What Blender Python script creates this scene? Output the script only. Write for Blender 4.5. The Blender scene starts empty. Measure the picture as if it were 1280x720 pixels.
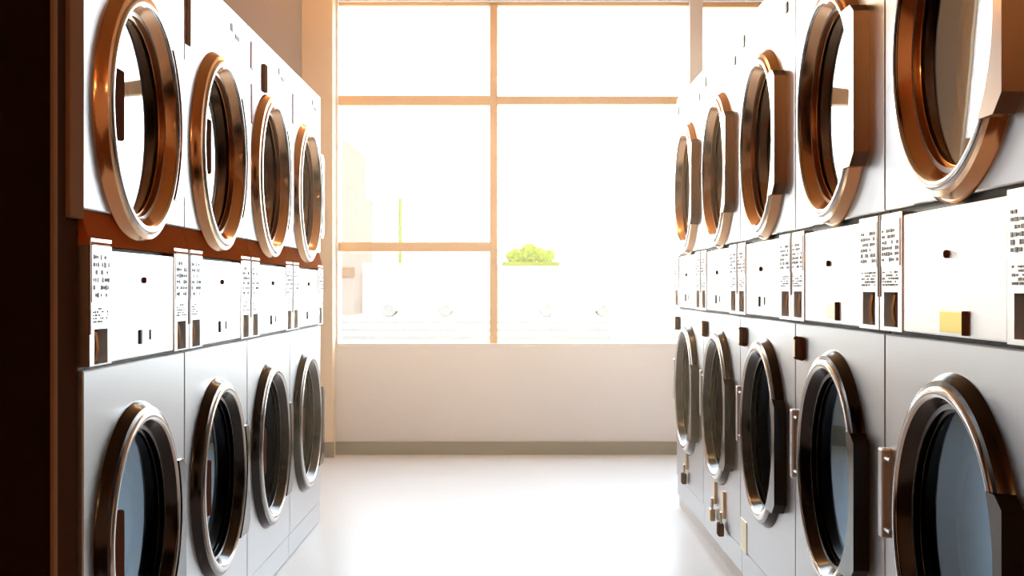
import bpy, bmesh, math, random
from mathutils import Vector, Matrix
random.seed(7)
PI = math.pi
SC = bpy.context.scene
COL = SC.collection

# ------------------------------------------------------------------ materials
def new_mat(name):
    m = bpy.data.materials.new(name); m.use_nodes = True
    nt = m.node_tree; nt.nodes.clear()
    out = nt.nodes.new('ShaderNodeOutputMaterial')
    return m, nt, out

def pbr(name, col, rough=0.5, metal=0.0, noise=0.0, nscale=(20, 20, 20), rnoise=0.0, bump=0.0, coat=0.0, spec=0.5):
    m, nt, out = new_mat(name)
    b = nt.nodes.new('ShaderNodeBsdfPrincipled')
    b.inputs['Base Color'].default_value = (*col, 1)
    b.inputs['Roughness'].default_value = rough
    b.inputs['Metallic'].default_value = metal
    b.inputs['Coat Weight'].default_value = coat
    b.inputs['Specular IOR Level'].default_value = spec
    nt.links.new(b.outputs[0], out.inputs[0])
    if noise or rnoise or bump:
        tc = nt.nodes.new('ShaderNodeTexCoord'); mp = nt.nodes.new('ShaderNodeMapping')
        mp.inputs['Scale'].default_value = nscale
        n = nt.nodes.new('ShaderNodeTexNoise'); n.inputs['Detail'].default_value = 4; n.inputs['Scale'].default_value = 1
        nt.links.new(tc.outputs['Object'], mp.inputs[0]); nt.links.new(mp.outputs[0], n.inputs['Vector'])
        if noise:
            mr = nt.nodes.new('ShaderNodeMapRange')
            mr.inputs[3].default_value = 1 - noise; mr.inputs[4].default_value = 1 + noise
            mx = nt.nodes.new('ShaderNodeVectorMath'); mx.operation = 'SCALE'
            mx.inputs[0].default_value = col
            nt.links.new(n.outputs[0], mr.inputs[0]); nt.links.new(mr.outputs[0], mx.inputs['Scale'])
            nt.links.new(mx.outputs[0], b.inputs['Base Color'])
        if rnoise:
            mr = nt.nodes.new('ShaderNodeMapRange')
            mr.inputs[3].default_value = max(0.02, rough - rnoise); mr.inputs[4].default_value = rough + rnoise
            nt.links.new(n.outputs[0], mr.inputs[0]); nt.links.new(mr.outputs[0], b.inputs['Roughness'])
        if bump:
            bp = nt.nodes.new('ShaderNodeBump'); bp.inputs['Strength'].default_value = bump; bp.inputs['Distance'].default_value = 0.002
            nt.links.new(n.outputs[0], bp.inputs['Height']); nt.links.new(bp.outputs[0], b.inputs['Normal'])
    return m

def emit(name, col, s):
    m, nt, out = new_mat(name)
    e = nt.nodes.new('ShaderNodeEmission'); e.inputs[0].default_value = (*col, 1); e.inputs[1].default_value = s
    nt.links.new(e.outputs[0], out.inputs[0])
    return m

def clear_glass(name, tint=(1, 1, 1), ior=1.5, boost=1.0, rcol=(1, 1, 1)):
    m, nt, out = new_mat(name)
    t = nt.nodes.new('ShaderNodeBsdfTransparent'); t.inputs[0].default_value = (*tint, 1)
    g = nt.nodes.new('ShaderNodeBsdfGlossy'); g.inputs['Roughness'].default_value = 0.02; g.inputs['Color'].default_value = (*rcol, 1)
    f = nt.nodes.new('ShaderNodeFresnel'); f.inputs[0].default_value = ior
    mu = nt.nodes.new('ShaderNodeMath'); mu.operation = 'MULTIPLY'; mu.inputs[1].default_value = boost; mu.use_clamp = True
    mx = nt.nodes.new('ShaderNodeMixShader')
    nt.links.new(f.outputs[0], mu.inputs[0]); nt.links.new(mu.outputs[0], mx.inputs[0])
    nt.links.new(t.outputs[0], mx.inputs[1]); nt.links.new(g.outputs[0], mx.inputs[2])
    nt.links.new(mx.outputs[0], out.inputs[0])
    return m

M = {}
M['steel'] = pbr('brushed_steel', (.62, .64, .67), .38, 1.0, noise=.03, nscale=(3, 3, 160), rnoise=.05)
M['panel'] = pbr('satin_steel', (.82, .80, .78), .30, 1.0, noise=.03, nscale=(3, 3, 120), rnoise=.05)
M['ledge'] = pbr('brown_reflection_band', (.40, .10, .025), .7, spec=0)  # brown reflection below the left upper doors, painted as a flat colour
M['chrome'] = pbr('polished_ring_metal', (.62, .60, .58), .13, 1.0, rnoise=.03, nscale=(6, 6, 6))
M['warmring'] = pbr('warm_lit_ring_metal', (.70, .43, .25), .15, 1.0, rnoise=.03, nscale=(6, 6, 6))  # warm glare on the upper rings put into the metal colour
M['shadering'] = pbr('shaded_ring_metal', (.045, .043, .045), .15, 1.0, rnoise=.03, nscale=(6, 6, 6))  # darker copy of the ring metal; shade of the lower rings painted in
M['cover'] = pbr('hinge_cover_metal', (.24, .15, .10), .2, 1.0)
M['dark'] = pbr('dark_gap', (.012, .010, .010), .5)
M['slot'] = pbr('slot_brown', (.05, .022, .012), .4)
M['rust'] = pbr('brown_edge_strip', (.16, .06, .035), .45)
M['handle'] = pbr('handle_brown', (.10, .042, .026), .7, spec=0)
M['drum'] = pbr('drum_metal', (.30, .30, .31), .35, 1.0, noise=.1, nscale=(30, 30, 30))
M['gasket'] = pbr('black_gasket', (.015, .015, .016), .55)
M['glass'] = clear_glass('shaded_door_glass', (.42, .54, .70), 1.55, 1.0, (.60, .80, 1))  # dim blue reflections of the lower doors tinted into this copy of the glass
M['glass_clear'] = clear_glass('upper_door_glass', (.50, .50, .48), 1.55, 1.6, (1, .97, .93))  # upper copy of the glass, warmed and boosted for brighter reflections
M['wglass'] = clear_glass('window_glass', (.97, .98, .97), 1.45, .6)
M['label'] = pbr('label_foil', (.86, .86, .86), .35, .9)
M['ink'] = pbr('label_ink', (.03, .03, .035), .5)
M['brass'] = pbr('coin_brass', (.75, .60, .38), .3, 1.0)
M['yellow'] = pbr('sticker_yellow', (.98, .84, .22), .45, .7)
M['cream'] = pbr('sticker_cream', (.96, .92, .72), .45, .7)
M['red'] = pbr('sticker_red', (.45, .03, .04), .45)
M['wall'] = pbr('wall_paint', (.79, .74, .73), .7, noise=.03, nscale=(3, 3, 3))
M['column'] = pbr('column_paint', (.90, .68, .46), .65, noise=.02, nscale=(3, 3, 3))
M['ceil'] = pbr('ceiling_paint', (.72, .36, .13), .7)
M['floor'] = pbr('floor_vinyl', (.88, .91, .95), .36, noise=.02, nscale=(2, 2, 2), rnoise=.06, spec=.35)
M['base'] = pbr('baseboard_vinyl', (.22, .18, .12), .45)
M['mull'] = pbr('mullion_tan', (.80, .42, .16), .5)
M['sill'] = pbr('sill_paint', (.80, .74, .68), .5)
M['darkpanel'] = pbr('dark_brown_panel', (.016, .006, .003), .6, noise=.15, nscale=(2, 2, 30), spec=0)
M['jamb'] = pbr('brown_jamb', (.06, .028, .017), .6, spec=0)
M['jambtrim'] = pbr('jamb_trim', (.26, .15, .09), .5, spec=0)
M['plinth'] = pbr('plinth_white', (.80, .80, .80), .45)

# ------------------------------------------------------------------ mesh helpers
def link_mesh(name, bm, mat, parent=None, smooth=False, loc=None, front=False):
    me = bpy.data.meshes.new(name)
    bmesh.ops.recalc_face_normals(bm, faces=bm.faces)
    if front:                                  # open sheet: every face looks out of the machine (-Y)
        bm.normal_update()
        bmesh.ops.reverse_faces(bm, faces=[f for f in bm.faces if f.normal.y > 0])
    if smooth:
        for f in bm.faces: f.smooth = True
    bm.to_mesh(me); bm.free()
    me.materials.append(mat)
    o = bpy.data.objects.new(name, me); COL.objects.link(o)
    if parent: o.parent = parent
    if loc: o.location = loc
    if smooth:
        md = o.modifiers.new('es', 'EDGE_SPLIT'); md.split_angle = math.radians(38)
    return o

def add_box(bm, x0, x1, y0, y1, z0, z1, bev=0.0):
    r = bmesh.ops.create_cube(bm, size=1)
    vs = r['verts']
    for v in vs:
        v.co = Vector(((x0 + x1) / 2 + v.co.x * (x1 - x0), (y0 + y1) / 2 + v.co.y * (y1 - y0), (z0 + z1) / 2 + v.co.z * (z1 - z0)))
    if bev > 0:
        es = list({e for v in vs for e in v.link_edges})
        bmesh.ops.bevel(bm, geom=es, offset=bev, segments=2, affect='EDGES', profile=.5)
    return vs

def box(name, mat, parent, x0, x1, y0, y1, z0, z1, bev=0.0):
    bm = bmesh.new(); add_box(bm, x0, x1, y0, y1, z0, z1, bev)
    return link_mesh(name, bm, mat, parent)

def add_lathe(bm, prof, cx=0, cz=0, n=72, close=False):
    """profile of (radius, y) turned about the local Y axis at (cx, cz)"""
    rings = []
    for r, y in prof:
        if r < 1e-6:
            rings.append([bm.verts.new((cx, y, cz))])
        else:
            rings.append([bm.verts.new((cx + r * math.cos(2 * PI * i / n), y, cz + r * math.sin(2 * PI * i / n))) for i in range(n)])
    pairs = list(zip(rings[:-1], rings[1:]))
    if close: pairs.append((rings[-1], rings[0]))
    for a, b in pairs:
        for i in range(n):
            j = (i + 1) % n
            if len(a) == 1 and len(b) == 1: continue
            if len(a) == 1: bm.faces.new((a[0], b[i], b[j]))
            elif len(b) == 1: bm.faces.new((a[i], a[j], b[0]))
            else: bm.faces.new((a[i], a[j], b[j], b[i]))

def add_prism(bm, pts, y0, y1):
    """polygon in the XZ plane pushed from y0 to y1"""
    a = [bm.verts.new((x, y0, z)) for x, z in pts]
    b = [bm.verts.new((x, y1, z)) for x, z in pts]
    n = len(pts)
    bm.faces.new(a); bm.faces.new(list(reversed(b)))
    for i in range(n):
        j = (i + 1) % n
        bm.faces.new((a[i], b[i], b[j], a[j]))

def add_tube(bm, pts, r, n=10):
    pts = [Vector(p) for p in pts]; rings = []
    for k, p in enumerate(pts):
        d = (pts[min(k + 1, len(pts) - 1)] - pts[max(k - 1, 0)]).normalized()
        u = d.orthogonal().normalized(); v = d.cross(u)
        rings.append([bm.verts.new(p + u * r * math.cos(2 * PI * i / n) + v * r * math.sin(2 * PI * i / n)) for i in range(n)])
    for a, b in zip(rings[:-1], rings[1:]):
        for i in range(n):
            j = (i + 1) % n
            bm.faces.new((a[i], a[j], b[j], b[i]))
    bm.faces.new(rings[0]); bm.faces.new(list(reversed(rings[-1])))

def holed_panel(bm, x0, x1, z0, z1, cx, cz, r, y=0.0, depth=.02, n=72):
    """sheet with a round opening, folded back at its outer edges"""
    ang = [2 * PI * i / n for i in range(n)]
    for px, pz in ((x0, z0), (x1, z0), (x1, z1), (x0, z1)):
        ang.append(math.atan2(pz - cz, px - cx) % (2 * PI))
    ang = sorted(set(round(a, 6) for a in ang))
    def hit(a):
        c, s = math.cos(a), math.sin(a); t = 1e9
        if c > 1e-9: t = min(t, (x1 - cx) / c)
        if c < -1e-9: t = min(t, (x0 - cx) / c)
        if s > 1e-9: t = min(t, (z1 - cz) / s)
        if s < -1e-9: t = min(t, (z0 - cz) / s)
        return cx + c * t, cz + s * t
    O, I, B = [], [], []
    for a in ang:
        hx, hz = hit(a)
        # small rounded fold: inset front edge, back edge flush
        ix = hx - .003 * (1 if hx >= x1 - 1e-5 else -1 if hx <= x0 + 1e-5 else 0)
        iz = hz - .003 * (1 if hz >= z1 - 1e-5 else -1 if hz <= z0 + 1e-5 else 0)
        O.append(bm.verts.new((ix, y, iz)))
        B.append((bm.verts.new((hx, y + .003, hz)), bm.verts.new((hx, y + depth, hz))))
        I.append(bm.verts.new((cx + r * math.cos(a), y, cz + r * math.sin(a))))
    m = len(ang)
    for i in range(m):
        j = (i + 1) % m
        bm.faces.new((O[i], O[j], I[j], I[i]))
        bm.faces.new((O[j], O[i], B[i][0], B[j][0]))
        bm.faces.new((B[j][0], B[i][0], B[i][1], B[j][1]))

def empty(name, loc, rz=0.0, parent=None):
    o = bpy.data.objects.new(name, None); COL.objects.link(o)
    o.location = loc; o.rotation_euler = (0, 0, rz); o.empty_display_size = .1
    if parent: o.parent = parent
    return o

def tag(o, label=None, cat=None, group=None, kind=None):
    if label: o['label'] = label
    if cat: o['category'] = cat
    if group: o['group'] = group
    if kind: o['kind'] = kind
    return o

def copy_tree(o, parent=None):
    c = o.copy(); COL.objects.link(c)
    if parent is not None: c.parent = parent
    for ch in [x for x in COL.objects if x.parent == o]:
        copy_tree(ch, c)
    return c

def struct(name, mat, x0, x1, y0, y1, z0, z1, bev=0.0):
    return tag(box(name, mat, None, x0, x1, y0, y1, z0, z1, bev), kind='structure')

# ------------------------------------------------------------------ layout numbers (metres, eye at origin height 1.05)
EYE = 1.05
P_GLASS = .013              # how far the door glass sits behind the front sheet
SUN, HAZE = 1.5, .05
YB = 7.86                      # inner face of the window wall
XL, XR = -.865, .80            # front planes of the two rows
CEIL = 3.05

# ------------------------------------------------------------------ the dryer
def make_door(root, cz, R, hz0, hz1, name='door', sx=0.0, grip=True, ringmat='warmring', dish=.009):
    bm = bmesh.new()
    k = R / .29
    prof = [(.298, .001), (.297, -.004), (.291, -.010), (.284, -.024), (.272, -.027)]
    add_lathe(bm, [(r * k, y) for r, y in prof], sx, cz, 96)
    prof = [(.254, -.027), (.250, -.024), (.240, .006), (.237, .009), (.227, .012), (.223, .020)]
    add_lathe(bm, [(r * k, y) for r, y in prof], sx, cz, 96)
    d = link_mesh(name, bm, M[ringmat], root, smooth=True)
    bm = bmesh.new()
    prof = [(.274, -.0255), (.272, -.029), (.268, -.0315), (.260, -.0325), (.255, -.031), (.252, -.027)]
    add_lathe(bm, [(r * k, y) for r, y in prof], sx, cz, 96)
    link_mesh('rim', bm, M['chrome'], d, smooth=True)
    bm = bmesh.new()
    gp = [(r * k, P_GLASS + dish * (1 - (r / .228) ** 2)) for r in (.228, .20, .17, .14, .11, .08, .05, .02, 0)]
    add_lathe(bm, gp, sx, cz, 72)
    link_mesh('glass', bm, M['glass_clear' if ringmat == 'warmring' else 'glass'], d, smooth=True, front=True)
    # pull handle, held on the inside of the rim by two lugs
    if grip:
        bm = bmesh.new()
        add_box(bm, sx - .246 * k, sx - .176 * k, -.028, -.012, cz - .076, cz + .076, .005)
        for q in (-1, 1):
            add_box(bm, sx - .250 * k, sx - .222 * k, -.014, .012, cz + q * .052 - .012, cz + q * .052 + .012, .002)
        link_mesh('handle', bm, M['handle'], d)
    # hinge housing wraps round the other side of the ring
    bm = bmesh.new()
    ro = .266 * k
    a0 = math.asin(max(-.95, hz0 / ro)); a1 = math.asin(min(.95, hz1 / ro))
    pts = [(sx + ro * math.cos(a0 + (a1 - a0) * i / 14), cz + ro * math.sin(a0 + (a1 - a0) * i / 14)) for i in range(15)]
    xo = sx + .302 * k
    pts += [(xo - .03, cz + hz1), (xo, cz + hz1 - .02), (xo, cz + hz0 + .03), (xo - .035, cz + hz0)]
    add_prism(bm, pts, -.036, 0.002)
    bmesh.ops.remove_doubles(bm, verts=bm.verts, dist=.0005)
    link_mesh('hinge_cover', bm, M['cover' if ringmat == 'warmring' else ringmat], d)
    return d

def dashes(bm, x0, x1, z0, z1, rows, y):
    """unreadable small print: broken dark dashes"""
    for i in range(rows):
        z = z1 - (i + .5) * (z1 - z0) / rows
        x = x0
        while x < x1 - .004:
            w = random.uniform(.004, .014); w = min(w, x1 - x)
            if random.random() < .72:
                h = (z1 - z0) / rows * random.uniform(.4, .75)
                add_box(bm, x, x + w, y - .0006, y + .0004, z - h / 2, z + h / 2)
            x += w + random.uniform(.003, .008)

def make_dryer(P):
    w, H, zl, zu, pb, pt, R, band = P['w'], P['H'], P['zl'], P['zu'], P['pb'], P['pt'], P['R'], P['band']
    hw = w / 2 - .0025
    root = empty('stacked_dryer', (0, 0, 0))
    D = .86
    hole = R * .80
    # shell: back, sides, top, bottom as one open-fronted mesh
    bm = bmesh.new()
    xs = hw - .002
    for a, b, c, d_, e, f in ((-xs, -xs + .012, .02, D, .0, H - .004), (xs - .012, xs, .02, D, 0, H - .004),
                              (-xs + .012, xs - .012, .02, D, H - .02, H - .004), (-xs + .012, xs - .012, .02, D, 0, .02),
                              (-xs + .012, xs - .012, D - .012, D, .02, H - .02)):
        add_box(bm, a, b, c, d_, e, f)
    link_mesh('cabinet', bm, M['steel'], root)
    # front sheets
    kick = P['kick']
    bm = bmesh.new(); holed_panel(bm, -hw, hw, kick + .004, pb - .004, P['dx'], zl, hole)
    link_mesh('lower_front', bm, M['steel'], root)
    ub = pt + band
    bm = bmesh.new(); holed_panel(bm, -hw, hw, ub + .002, H, P['dx'], zu, hole)
    link_mesh('upper_front', bm, M['steel'], root)
    box('kick_panel', M['steel'], root, -hw, hw, .004, .022, .002, kick, .002)
    # drums
    for zc in (zl, zu):
        bm = bmesh.new()
        add_lathe(bm, [(.20, .085), (.275, .10), (.28, .13), (.28, .72), (.27, .75), (.06, .76), (.05, .74), (0, .74)], 0, zc, 48)
        for i in range(3):
            a = 2 * PI * i / 3 + .4
            c, s = math.cos(a), math.sin(a)
            q = [(.281, -.05), (.22, -.018), (.22, .018), (.281, .05)]
            add_prism(bm, [(c * r - s * t, zc + s * r + c * t) for r, t in q], .14, .72)
        link_mesh('drum', bm, M['drum'], root, smooth=True)
    # control tier: backing, ledge, two coin columns, centre cover
    box('control_backing', M['dark'], root, -hw + .001, hw - .001, .012, .03, pb - .004, ub + .002)
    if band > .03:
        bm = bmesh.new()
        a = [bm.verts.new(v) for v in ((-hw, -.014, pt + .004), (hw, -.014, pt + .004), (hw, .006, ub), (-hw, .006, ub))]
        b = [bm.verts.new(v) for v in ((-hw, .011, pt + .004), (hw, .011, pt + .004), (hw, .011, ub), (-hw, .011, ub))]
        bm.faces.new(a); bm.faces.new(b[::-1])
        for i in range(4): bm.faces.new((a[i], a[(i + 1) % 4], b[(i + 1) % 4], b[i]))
        link_mesh('reflection_ledge', bm, M['ledge'], root)  # ledge shape added to carry the painted brown reflection
    sx = .18 * w
    cov = box('control_cover', M['panel'], root, -hw + sx + .003, hw - sx - .003, -.010, .012, pb + .006, pt - .004, .003)
    bm = bmesh.new(); add_lathe(bm, [(0, -.016), (.006, -.016), (.0075, -.014), (.0075, -.009)], -.01, P['kz'], 20)
    add_box(bm, -.0115, -.0085, -.0166, -.0155, P['kz'] - .004, P['kz'] + .004)
    link_mesh('lock', bm, M['handle'], cov, smooth=True)
    bm = bmesh.new()
    add_box(bm, -.045, -.029, -.014, -.009, pb + .035, pb + .068, .002)
    link_mesh('catch', bm, M['ink'], cov)
    box('catch', M['ink'], cov, .038, .046, -.012, -.009, pb + .042, pb + .066, .001)
    for s in (-1, 1):
        a, b = (-hw + .002, -hw + sx) if s < 0 else (hw - sx, hw - .002)
        s0, s1 = P['sl0'], P['sl1']
        top = pt + P['lift']
        bm = bmesh.new()
        q0, q1 = a + .028, b - .026
        for bb in ((a, b, s1, top), (a, b, pb + .004, s0), (a, q0, s0, s1), (q1, b, s0, s1)):
            add_box(bm, bb[0], bb[1], -.012, .012, bb[2], bb[3])
        cp = link_mesh('coin_column', bm, M['panel'], root)
        bm = bmesh.new()
        add_box(bm, q0, q1, .010, .0125, s0, s1)
        link_mesh('coin_return', bm, M['slot'], cp)
        bm = bmesh.new()
        cx = (q0 + q1) / 2 - .006
        add_tube(bm, [(cx, -.002, s0 + .006), (cx, -.006, s0 + .03), (cx, -.006, s1 - .03), (cx, -.002, s1 - .006)], .0045, 8)
        link_mesh('flap', bm, M['brass'], cp, smooth=True)
        lb = box('label_plate', M['label'], cp, a + .012, b - .012, -.0135, -.0118, s1 + .055, top - .012)
        bm = bmesh.new()
        dashes(bm, a + .018, b - .02, s1 + .062, top - .03, 6, -.0137)
        link_mesh('print', bm, M['ink'], lb)
        bm = bmesh.new()
        dashes(bm, a + .02, b - .024, s1 + .012, s1 + .045, 5, -.0122)
        link_mesh('engraving', bm, M['ink'], cp)
        edge = (a - .001, a + .006) if s < 0 else (b - .006, b + .001)
        box('edge_strip', M['rust'], cp, edge[0], edge[1], -.0135, -.010, s1 - .01, top)
    make_door(root, zu, R, -.175, .19, 'upper_door', P['dx'], P['grip'], 'warmring', P['dish'])
    make_door(root, zl, R, -.21, .125, 'lower_door', P['dx'], P['grip'], 'shadering')
    return root

PL = dict(w=.775, H=1.915, zl=.497, zu=1.445, pb=.888, pt=1.135, R=.287, band=.075, kick=.09, kz=1.07, dx=-.03, dish=.009, grip=True, sl0=.895, sl1=.967, lift=.018)
PR = dict(w=.840, H=1.915, zl=.545, zu=1.450, pb=.905, pt=1.150, R=.292, band=.012, kick=.09, kz=1.06, dx=0.0, dish=.010, grip=False, sl0=.918, sl1=.990, lift=.004)

GL, GR = 'stacked dryers along the left side', 'stacked dryers along the right side'
YL = [2.50 + .775 * (i + .5) for i in range(4)]
YR = [1.82 + .840 * (i + .5) for i in range(5)]

LAB_L = ['stacked steel dryer standing directly beside the dark brown wall panel',
         'stacked steel dryer with pale plain header, between the first and the red-tagged ones',
         'stacked steel dryer with two red tags above its upper door',
         'stacked steel dryer at the window end, one short red tag by its upper door']
LAB_R = ['largest stacked steel dryer, yellow sticker on its control cover',
         'stacked steel dryer with small cream sticker on its control cover',
         'stacked steel dryer with a pale paper tag at its kick panel edge',
         'stacked steel dryer with a padlocked hasp below its lower door, second from the window',
         'smallest stacked steel dryer in the row, nearest to the window end post']

protoL = make_dryer(PL)
left = []
for i, y in enumerate(YL):
    o = protoL if i == 0 else copy_tree(protoL)
    o.location = (XL, y, 0); o.rotation_euler = (0, 0, PI / 2)
    tag(o, LAB_L[i], 'dryer', GL); left.append(o)
protoR = make_dryer(PR)
right = []
for i, y in enumerate(YR):
    o = protoR if i == 0 else copy_tree(protoR)
    o.location = (XR, y, .053); o.rotation_euler = (0, 0, -PI / 2)
    tag(o, LAB_R[i], 'dryer', GR); right.append(o)

# small pieces that only some dryers have
def part(root, name, mat, *b, bev=.001, label=None):
    o = box(name, mat, root, *b, bev)
    if label: o['label'] = label
    return o
# red tags and header marks on the left row
part(left[2], 'tag', M['red'], -.335, -.300, -.003, .001, 1.78, 1.87, label='red tag')
part(left[2], 'tag', M['red'], -.330, -.300, -.003, .001, 1.60, 1.73, label='red tag')
part(left[3], 'tag', M['red'], -.330, -.295, -.003, .001, 1.70, 1.82, label='red tag')
for d in left[1:]:
    box('emblem', M['ink'], d, .15, .18, -.002, .001, 1.845, 1.868)
    box('emblem', M['ink'], d, .21, .27, -.002, .001, 1.832, 1.846)
part(left[1], 'strip', M['jambtrim'], -.375, -.335, -.004, .001, 1.70, 1.905, label='narrow metal strip')
bm = bmesh.new(); add_box(bm, -.15, -.09, -.010, .001, 1.735, 1.83, .01)
link_mesh('cover_plate', bm, M['jambtrim'], left[2])
# right row
for i, d in enumerate(right):
    if i >= 1:
        bm = bmesh.new(); add_box(bm, -.385, -.300, -.016, .001, .800, .865, .008)
        k = link_mesh('lint_latch', bm, M['handle'], d)
        bm = bmesh.new(); add_box(bm, -.378, -.352, -.0175, -.0155, .808, .857)
        link_mesh('latch_plate', bm, M['brass'], k)
    bm = bmesh.new()
    add_box(bm, -.405, -.375, -.020, .001, .47, .66, .004)
    add_tube(bm, [(-.375, -.012, .64), (-.34, -.012, .64)], .005, 8); add_tube(bm, [(-.375, -.012, .49), (-.34, -.012, .49)], .005, 8)
    link_mesh('door_catch', bm, M['steel'], d)
    box('emblem', M['ink'], d, .30, .325, -.003, .001, 1.80, 1.83)
    box('emblem', M['ink'], d, -.37, -.34, -.003, .001, 1.83, 1.87)
for d in right[:2]:                        # these two carry a sticker and holder instead of the catches
    for c in [x for x in COL.objects if x.name.startswith('catch') and x.parent and x.parent.parent == d]:
        bpy.data.objects.remove(c)
s = part(right[0], 'sticker', M['yellow'], -.045, .075, -.0125, -.0095, .918, .957, label='yellow sticker')
part(right[0], 'holder', M['handle'], .076, .094, -.016, -.0095, .915, .958)
part(right[1], 'sticker', M['cream'], -.03, .065, -.0125, -.0095, .925, .965, label='cream sticker')
part(right[1], 'holder', M['handle'], .066, .084, -.016, -.0095, .920, .965)
part(right[2], 'paper_tag', M['cream'], -.41, -.30, -.003, .005, .09, .20, label='cream paper tag')

def padlock(root, x, z, nm):
    """hasp plate on the dryer (a part) and a small padlock hung through it"""
    h = box('hasp', M['brass'], root, x - .018, x + .018, -.010, .001, z, z + .10, .002)
    bm = bmesh.new()
    pts = [(x - .014, -.016, z - .02)] + [(x + .014 * math.cos(PI - PI * i / 8), -.016, z + .005 + .016 * math.sin(PI * i / 8)) for i in range(9)] + [(x + .014, -.016, z - .02)]
    add_tube(bm, pts, .0035, 8)
    sh = link_mesh('shackle', bm, M['chrome'], h, smooth=True)
    bm = bmesh.new(); add_box(bm, x - .024, x + .024, -.028, -.006, z - .066, z - .018, .005)
    link_mesh('padlock_body', bm, M['brass'] if nm else M['handle'], h)
padlock(right[3], -.10, .155, 1)
padlock(right[3], .10, .135, 0)
padlock(right[4], -.05, .175, 0)

# ------------------------------------------------------------------ room shell
RX0, RX1, RY0 = -2.5, 2.6, -4.5
tag(box('floor', M['floor'], None, RX0, RX1, RY0, YB + .2, -.10, 0), kind='structure')
tag(box('ceiling', M['ceil'], None, RX0 - .2, RX1 + .2, RY0 - .2, YB + .2, CEIL, CEIL + .1), kind='structure')
struct('wall_left', M['wall'], RX0 - .2, RX0, RY0 - .2, YB + .2, -.1, CEIL)
struct('wall_right', M['wall'], RX1, RX1 + .2, RY0 - .2, YB + .2, -.1, CEIL)
M['rear'] = pbr('rear_wall_paint', (.70, .26, .07), .6)
M['wain'] = pbr('wainscot_wood', (.55, .22, .07), .5)  # unseen wainscot, toned for what the door rings reflect
struct('wall_rear', M['rear'], RX0, RX1, RY0 - .2, RY0, 1.25, CEIL)
struct('trim_3', M['wain'], RX0, RX1, RY0 - .2, RY0 + .01, 0, 1.25)
M['mat'] = pbr('unseen_brown_mat', (.16, .085, .045), .8, noise=.3, nscale=(60, 60, 60), spec=.1)  # unseen mat, added to tone the reflections in the door rings
struct('unseen_mat', M['mat'], RX0 + .01, RX1 - .01, RY0 + .02, 1.9, 0.0, .006)
# plinth under the right row
struct('trim_4', M['plinth'], XR + .012, XR + .87, 1.83, YR[-1] + .42, 0, .051)
# window wall
W0, W1, W2, W3 = -1.105, 1.127, 1.21, 2.35     # main opening, end post, side opening
SILL, HEAD = .70, 2.875
bm = bmesh.new()
for b in ((RX0, W0, 0, CEIL), (W0, RX1, 0, SILL), (W0, RX1, HEAD, CEIL), (W1, W2, SILL, HEAD), (W3, RX1, SILL, HEAD)):
    add_box(bm, b[0], b[1], YB, YB + .18, b[2], b[3])
tag(link_mesh('wall_far', bm, M['wall']), kind='structure')
struct('trim_1', M['column'], -1.31, W0 - .012, YB - .14, YB, 0, CEIL, .004)
struct('baseboard_far', M['base'], W0 - .012, RX1, YB - .014, YB, 0, .082, .003)
struct('baseboard_left', M['base'], -1.325, W0 - .002, YB - .155, YB - .14, 0, .095, .003)
struct('trim_2', M['sill'], W0, W1, YB - .012, YB + .1, SILL - .018, SILL + .004, .003)

def window(name, x0, x1, bars):
    root = empty(name, ((x0 + x1) / 2, YB, SILL)); tag(root, kind='structure')
    cx = (x0 + x1) / 2
    bm = bmesh.new()
    for b in bars:
        add_box(bm, b[0] - cx, b[1] - cx, .04, .10, b[2] - SILL, b[3] - SILL, .004)
    link_mesh('window_frame', bm, M['mull'], root)
    bm = bmesh.new()
    add_box(bm, x0 + .01 - cx, x1 - .01 - cx, .066, .072, .006, HEAD - SILL - .01)
    link_mesh('glass', bm, M['wglass'], root)
    return root
TZ, RZ, MX = 2.252, 1.318, -.117
window('window_1', W0, W1, [(MX - .026, MX + .026, SILL, HEAD), (W0, MX - .026, TZ - .032, TZ + .032), (MX + .026, W1, TZ - .026, TZ + .026),
                            (W0, MX - .026, RZ - .03, RZ + .03), (W0, W1, HEAD - .02, HEAD)])
window('window_2', W2, W3, [(W2, W3, HEAD - .03, HEAD), (W2, W3, SILL, SILL + .03)])

# dark partition at the near left: broad panel, bright edge strip, jamb in two steps
def yat(px): return 1550 * .865 / (640 - px)
struct('door_1', M['darkpanel'], XL - .5, XL + .002, 1.85, yat(62), 0, CEIL, .003)
struct('trim_5', M['jambtrim'], XL - .06, XL + .008, yat(62) + .001, yat(67.5), 0, CEIL, .003)
struct('trim_6', M['jamb'], XL - .06, XL - .004, yat(67.5) + .001, yat(85), 0, CEIL, .003)
struct('trim_7', M['jambtrim'], XL - .06, XL + .004, yat(85) + .001, 2.495, 1.19, CEIL, .002)
struct('trim_8', M['jamb'], XL - .06, XL - .008, yat(85) + .001, 2.495, 0, 1.188, .002)

# ------------------------------------------------------------------ outdoors
M['asphalt'] = pbr('pale_pavement', (.50, .49, .47), .8, noise=.08, nscale=(.6, .6, .6))
M['kerb'] = pbr('kerb_concrete', (.10, .10, .09), .8)
M['leaf'] = pbr('hedge_leaf', (.085, .125, .002), .8, noise=.4, nscale=(3, 3, 3), spec=.05)
M['fascia'] = pbr('fascia_green', (.075, .095, .0), .8, spec=0)
M['pole'] = pbr('pole_green', (.10, .125, .02), .7, spec=0)
M['brick'] = pbr('pink_render', (.155, .115, .098), .9, noise=.15, nscale=(.8, .8, .8), spec=0)
M['sign'] = pbr('peach_board', (.11, .06, .035), .9, spec=0)
M['garden'] = pbr('white_wall', (.60, .60, .58), .9)
M['car'] = pbr('car_paint', (.45, .45, .46), .4)
M['cglass'] = pbr('car_glass', (.085, .09, .09), .4)
M['tyre'] = pbr('tyre', (.105, .105, .10), .9)
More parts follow.
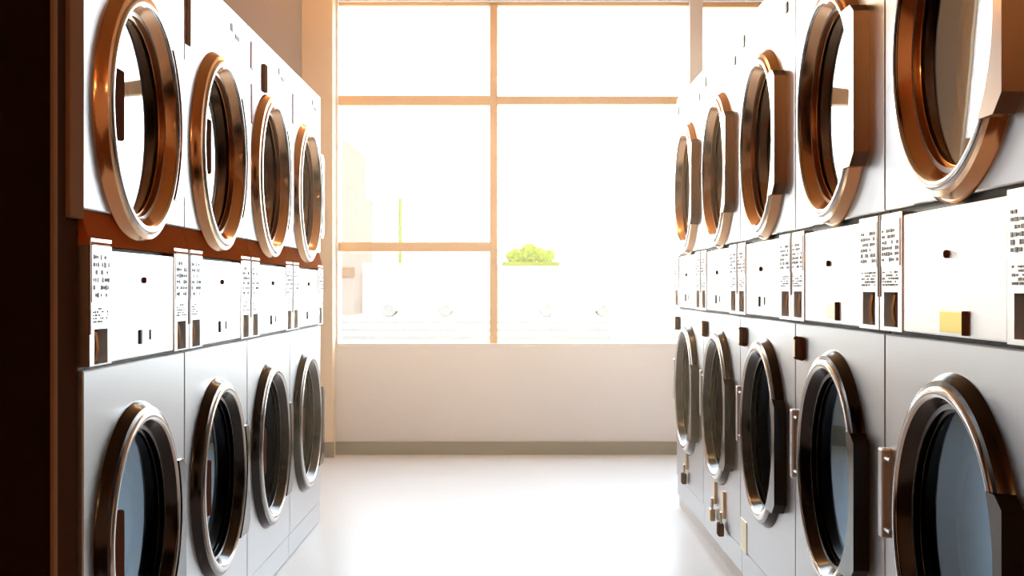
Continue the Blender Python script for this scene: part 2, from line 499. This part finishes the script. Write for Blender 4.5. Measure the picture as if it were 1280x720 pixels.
struct('ground', M['asphalt'], -80, 80, YB + .2, 140, -.35, -.25)
for y, w_, t in ((31.5, .25, 'lowest in the window'), (37.5, .25, 'between the other two'), (46, .35, 'nearest the parked cars')):
    tag(box('kerb', M['kerb'], None, -40, 40, y, y + w_, -.25, -.14), 'long low concrete kerb in the bright street, ' + t, 'kerb', 'street kerbs')

def car(x, y, label):
    r = empty('car', (x, y, -.25)); tag(r, label, 'car', 'cars parked in the street')
    bm = bmesh.new()
    add_prism(bm, [(-2.1, .28), (2.1, .28), (2.12, .62), (1.95, .80), (1.15, .92), (.55, 1.40), (-.95, 1.44), (-1.6, .98), (-2.05, .90), (-2.14, .6)], -.86, .86)
    bmesh.ops.bevel(bm, geom=bm.edges[:], offset=.05, segments=2, affect='EDGES')
    link_mesh('body', bm, M['car'], r)
    for q in ([(.98, .95), (.50, 1.33), (-.12, 1.35), (-.12, .95)], [(-.20, .95), (-.20, 1.35), (-.88, 1.36), (-1.38, .97)]):
        bm = bmesh.new(); add_prism(bm, q, -.875, -.84); link_mesh('side_window', bm, M['cglass'], r)
    for wx in (-1.3, 1.32):
        for wy in (-.80, .80):
            bm = bmesh.new()
            add_lathe(bm, [(0, wy - .1), (.2, wy - .1), (.24, wy - .12), (.31, wy - .1), (.32, wy), (.31, wy + .1), (0, wy + .1)], wx, .32, 28)
            link_mesh('wheel', bm, M['tyre'], r, smooth=True)
car(-4.4, 58, 'pale car parked in the street, seen left of the window mullion')
car(2.9, 58, 'pale car parked in the street, seen right of the window mullion')
gw = empty('garden_wall', (1, 64.5, -.25)); tag(gw, 'white garden wall with a bright yellow-green hedge along its top', 'garden wall')
box('wall_body', M['garden'], gw, -31, 31, -.2, .2, 0, 2.62, .02)
box('ledge', M['fascia'], gw, -1.5, 1.45, -.55, .0, 2.50, 2.70, .02)['label'] = 'yellow-green ledge'
bm = bmesh.new()
for i in range(26):
    a = -1.2 + 2.4 * random.random(); h = .35 + .75 * random.random() * (1 - abs(a + .1) / 1.6)
    q = bmesh.ops.create_icosphere(bm, subdivisions=2, radius=.32)
    for v in q['verts']:
        v.co *= 1 + .3 * (random.random() - .5); v.co += Vector((a, -.2 + .3 * random.random(), 2.6 + h * .7))
link_mesh('hedge', bm, M['leaf'], gw)
bm = bmesh.new(); add_tube(bm, [(0, 0, 0), (0, 0, 3), (0, 0, 6.1)], .11, 12)
add_tube(bm, [(0, 0, 0), (0, 0, .3)], .22, 12)
pl = link_mesh('street_pole', bm, M['pole'], None, loc=(-5.95, 66, -.25))
tag(pl, 'thin yellow-green street pole standing behind the white garden wall', 'pole')
bd = empty('building', (-12, 61, -.25)); tag(bd, 'pinkish building at the left edge of the window', 'building')
box('wall_body', M['brick'], bd, -6, 4.25, -.1, 8, 0, 6.2, .02)
box('upper_storey', M['brick'], bd, -6, 3.85, .3, 8, 6.21, 8.6, .02)
box('sign_board', M['sign'], bd, -5, 4.3, -.25, -.11, 1.9, 2.35, .01)

# world + lights
w = bpy.data.worlds.new('sky'); SC.world = w; w.use_nodes = True
nt = w.node_tree; nt.nodes.clear()
wo = nt.nodes.new('ShaderNodeOutputWorld'); bg = nt.nodes.new('ShaderNodeBackground')
tc = nt.nodes.new('ShaderNodeTexCoord'); sp = nt.nodes.new('ShaderNodeSeparateXYZ'); rp = nt.nodes.new('ShaderNodeValToRGB')
rp.color_ramp.elements[0].position = 0; rp.color_ramp.elements[0].color = (.97, .97, .95, 1)
rp.color_ramp.elements[1].position = .6; rp.color_ramp.elements[1].color = (.78, .90, 1, 1)
nt.links.new(tc.outputs['Generated'], sp.inputs[0]); nt.links.new(sp.outputs[2], rp.inputs[0])
nt.links.new(rp.outputs[0], bg.inputs[0]); bg.inputs[1].default_value = 11.0
nt.links.new(bg.outputs[0], wo.inputs[0])

def portal(x0, x1):
    l = bpy.data.lights.new('portal', 'AREA'); l.shape = 'RECTANGLE'; l.size = x1 - x0; l.size_y = HEAD - SILL
    l.cycles.is_portal = True
    o = bpy.data.objects.new('window_portal', l); COL.objects.link(o)
    o.location = ((x0 + x1) / 2, YB + .19, (SILL + HEAD) / 2); o.rotation_euler = (-PI / 2, 0, 0)
portal(W0, W1); portal(W2, W3)

# unseen warm fill lamps behind the camera, added to tint the door-ring reflections
M['lamp'] = emit('fill_lamp_diffuser', (1, .58, .26), 15)
M['lampframe'] = pbr('lamp_frame', (.5, .45, .4), .4)
lamps = []
def fill_lamp(x, y, label, mat='lamp'):
    r = empty('fill_lamp', (x, y, CEIL)); tag(r, label, 'ceiling lamp', 'added warm fill lamps')
    for x_ in (-.45, .45): box('rod', M['lampframe'], r, x_ - .006, x_ + .006, -.006, .006, -.39, -.001)
    box('lamp_frame', M['lampframe'], r, -.62, .62, -.03, .03, -.40, -.385, .004)
    bm = bmesh.new(); add_box(bm, -.58, .58, -.11, .11, -.50, -.401, .03)
    link_mesh('diffuser', bm, M[mat], r)
fill_lamp(-.9, -2.6, 'added warm fill lamp behind the viewpoint over the left half')
fill_lamp(-.9, -.4, 'added warm fill lamp above the viewpoint over the left half')
fill_lamp(.9, -.4, 'added warm fill lamp above the viewpoint over the right half')
fill_lamp(.9, -2.6, 'added warm fill lamp behind the viewpoint over the right half')

# low warm sun beyond the window, slightly left of the view axis
sl = bpy.data.lights.new('sun', 'SUN'); sl.energy = SUN; sl.color = (1, .80, .58); sl.angle = math.radians(4)
so = bpy.data.objects.new('sun', sl); COL.objects.link(so)
dv = Vector((-.11, 1, .13)).normalized()
so.rotation_euler = dv.to_track_quat('Z', 'Y').to_euler(); so.location = dv * 30
# thin warm haze added to stand in for the lens glow
m, nt, out = new_mat('lens_glow_haze')
v = nt.nodes.new('ShaderNodeVolumeScatter'); v.inputs['Color'].default_value = (1, .76, .52, 1)
v.inputs['Density'].default_value = HAZE; v.inputs['Anisotropy'].default_value = .62
nt.links.new(v.outputs[0], out.inputs['Volume'])
bm = bmesh.new()
plan = [(-.78, 3.5), (.73, 3.5), (.73, 6.06), (RX1 - .02, 6.06), (RX1 - .02, YB - .16), (RX0 + .02, YB - .16), (RX0 + .02, 5.66), (-.78, 5.66)]
lo = [bm.verts.new((x, y, .02)) for x, y in plan]; hi = [bm.verts.new((x, y, 2.5)) for x, y in plan]
bm.faces.new(lo[::-1]); bm.faces.new(hi)
for i in range(8): bm.faces.new((lo[i], lo[(i + 1) % 8], hi[(i + 1) % 8], hi[i]))
hz = link_mesh('haze', bm, m)
tag(hz, 'added warm haze standing in for lens glow before the bright window', 'haze', kind='stuff')

M['lampwarm'] = emit('amber_fill_diffuser', (1, .56, .22), 10)
fill_lamp(-.75, 6.35, 'added amber fill lamp above the aisle close to the window', 'lampwarm')  # unseen lamp added to warm the column and mullions

# ------------------------------------------------------------------ camera and colour
cam = bpy.data.cameras.new('camera'); co = bpy.data.objects.new('camera', cam); COL.objects.link(co)
cam.sensor_width = 36; cam.lens = 36 * 1550 / 1280; cam.clip_start = .05; cam.clip_end = 300
co.location = (0, 0, EYE); co.rotation_euler = (PI / 2, 0, 0)
cam.shift_y = 1 / 1280
SC.camera = co
vs = SC.view_settings
vs.view_transform = 'Standard'; vs.look = 'None'; vs.gamma = 1; vs.use_curve_mapping = False; vs.exposure = 0.0
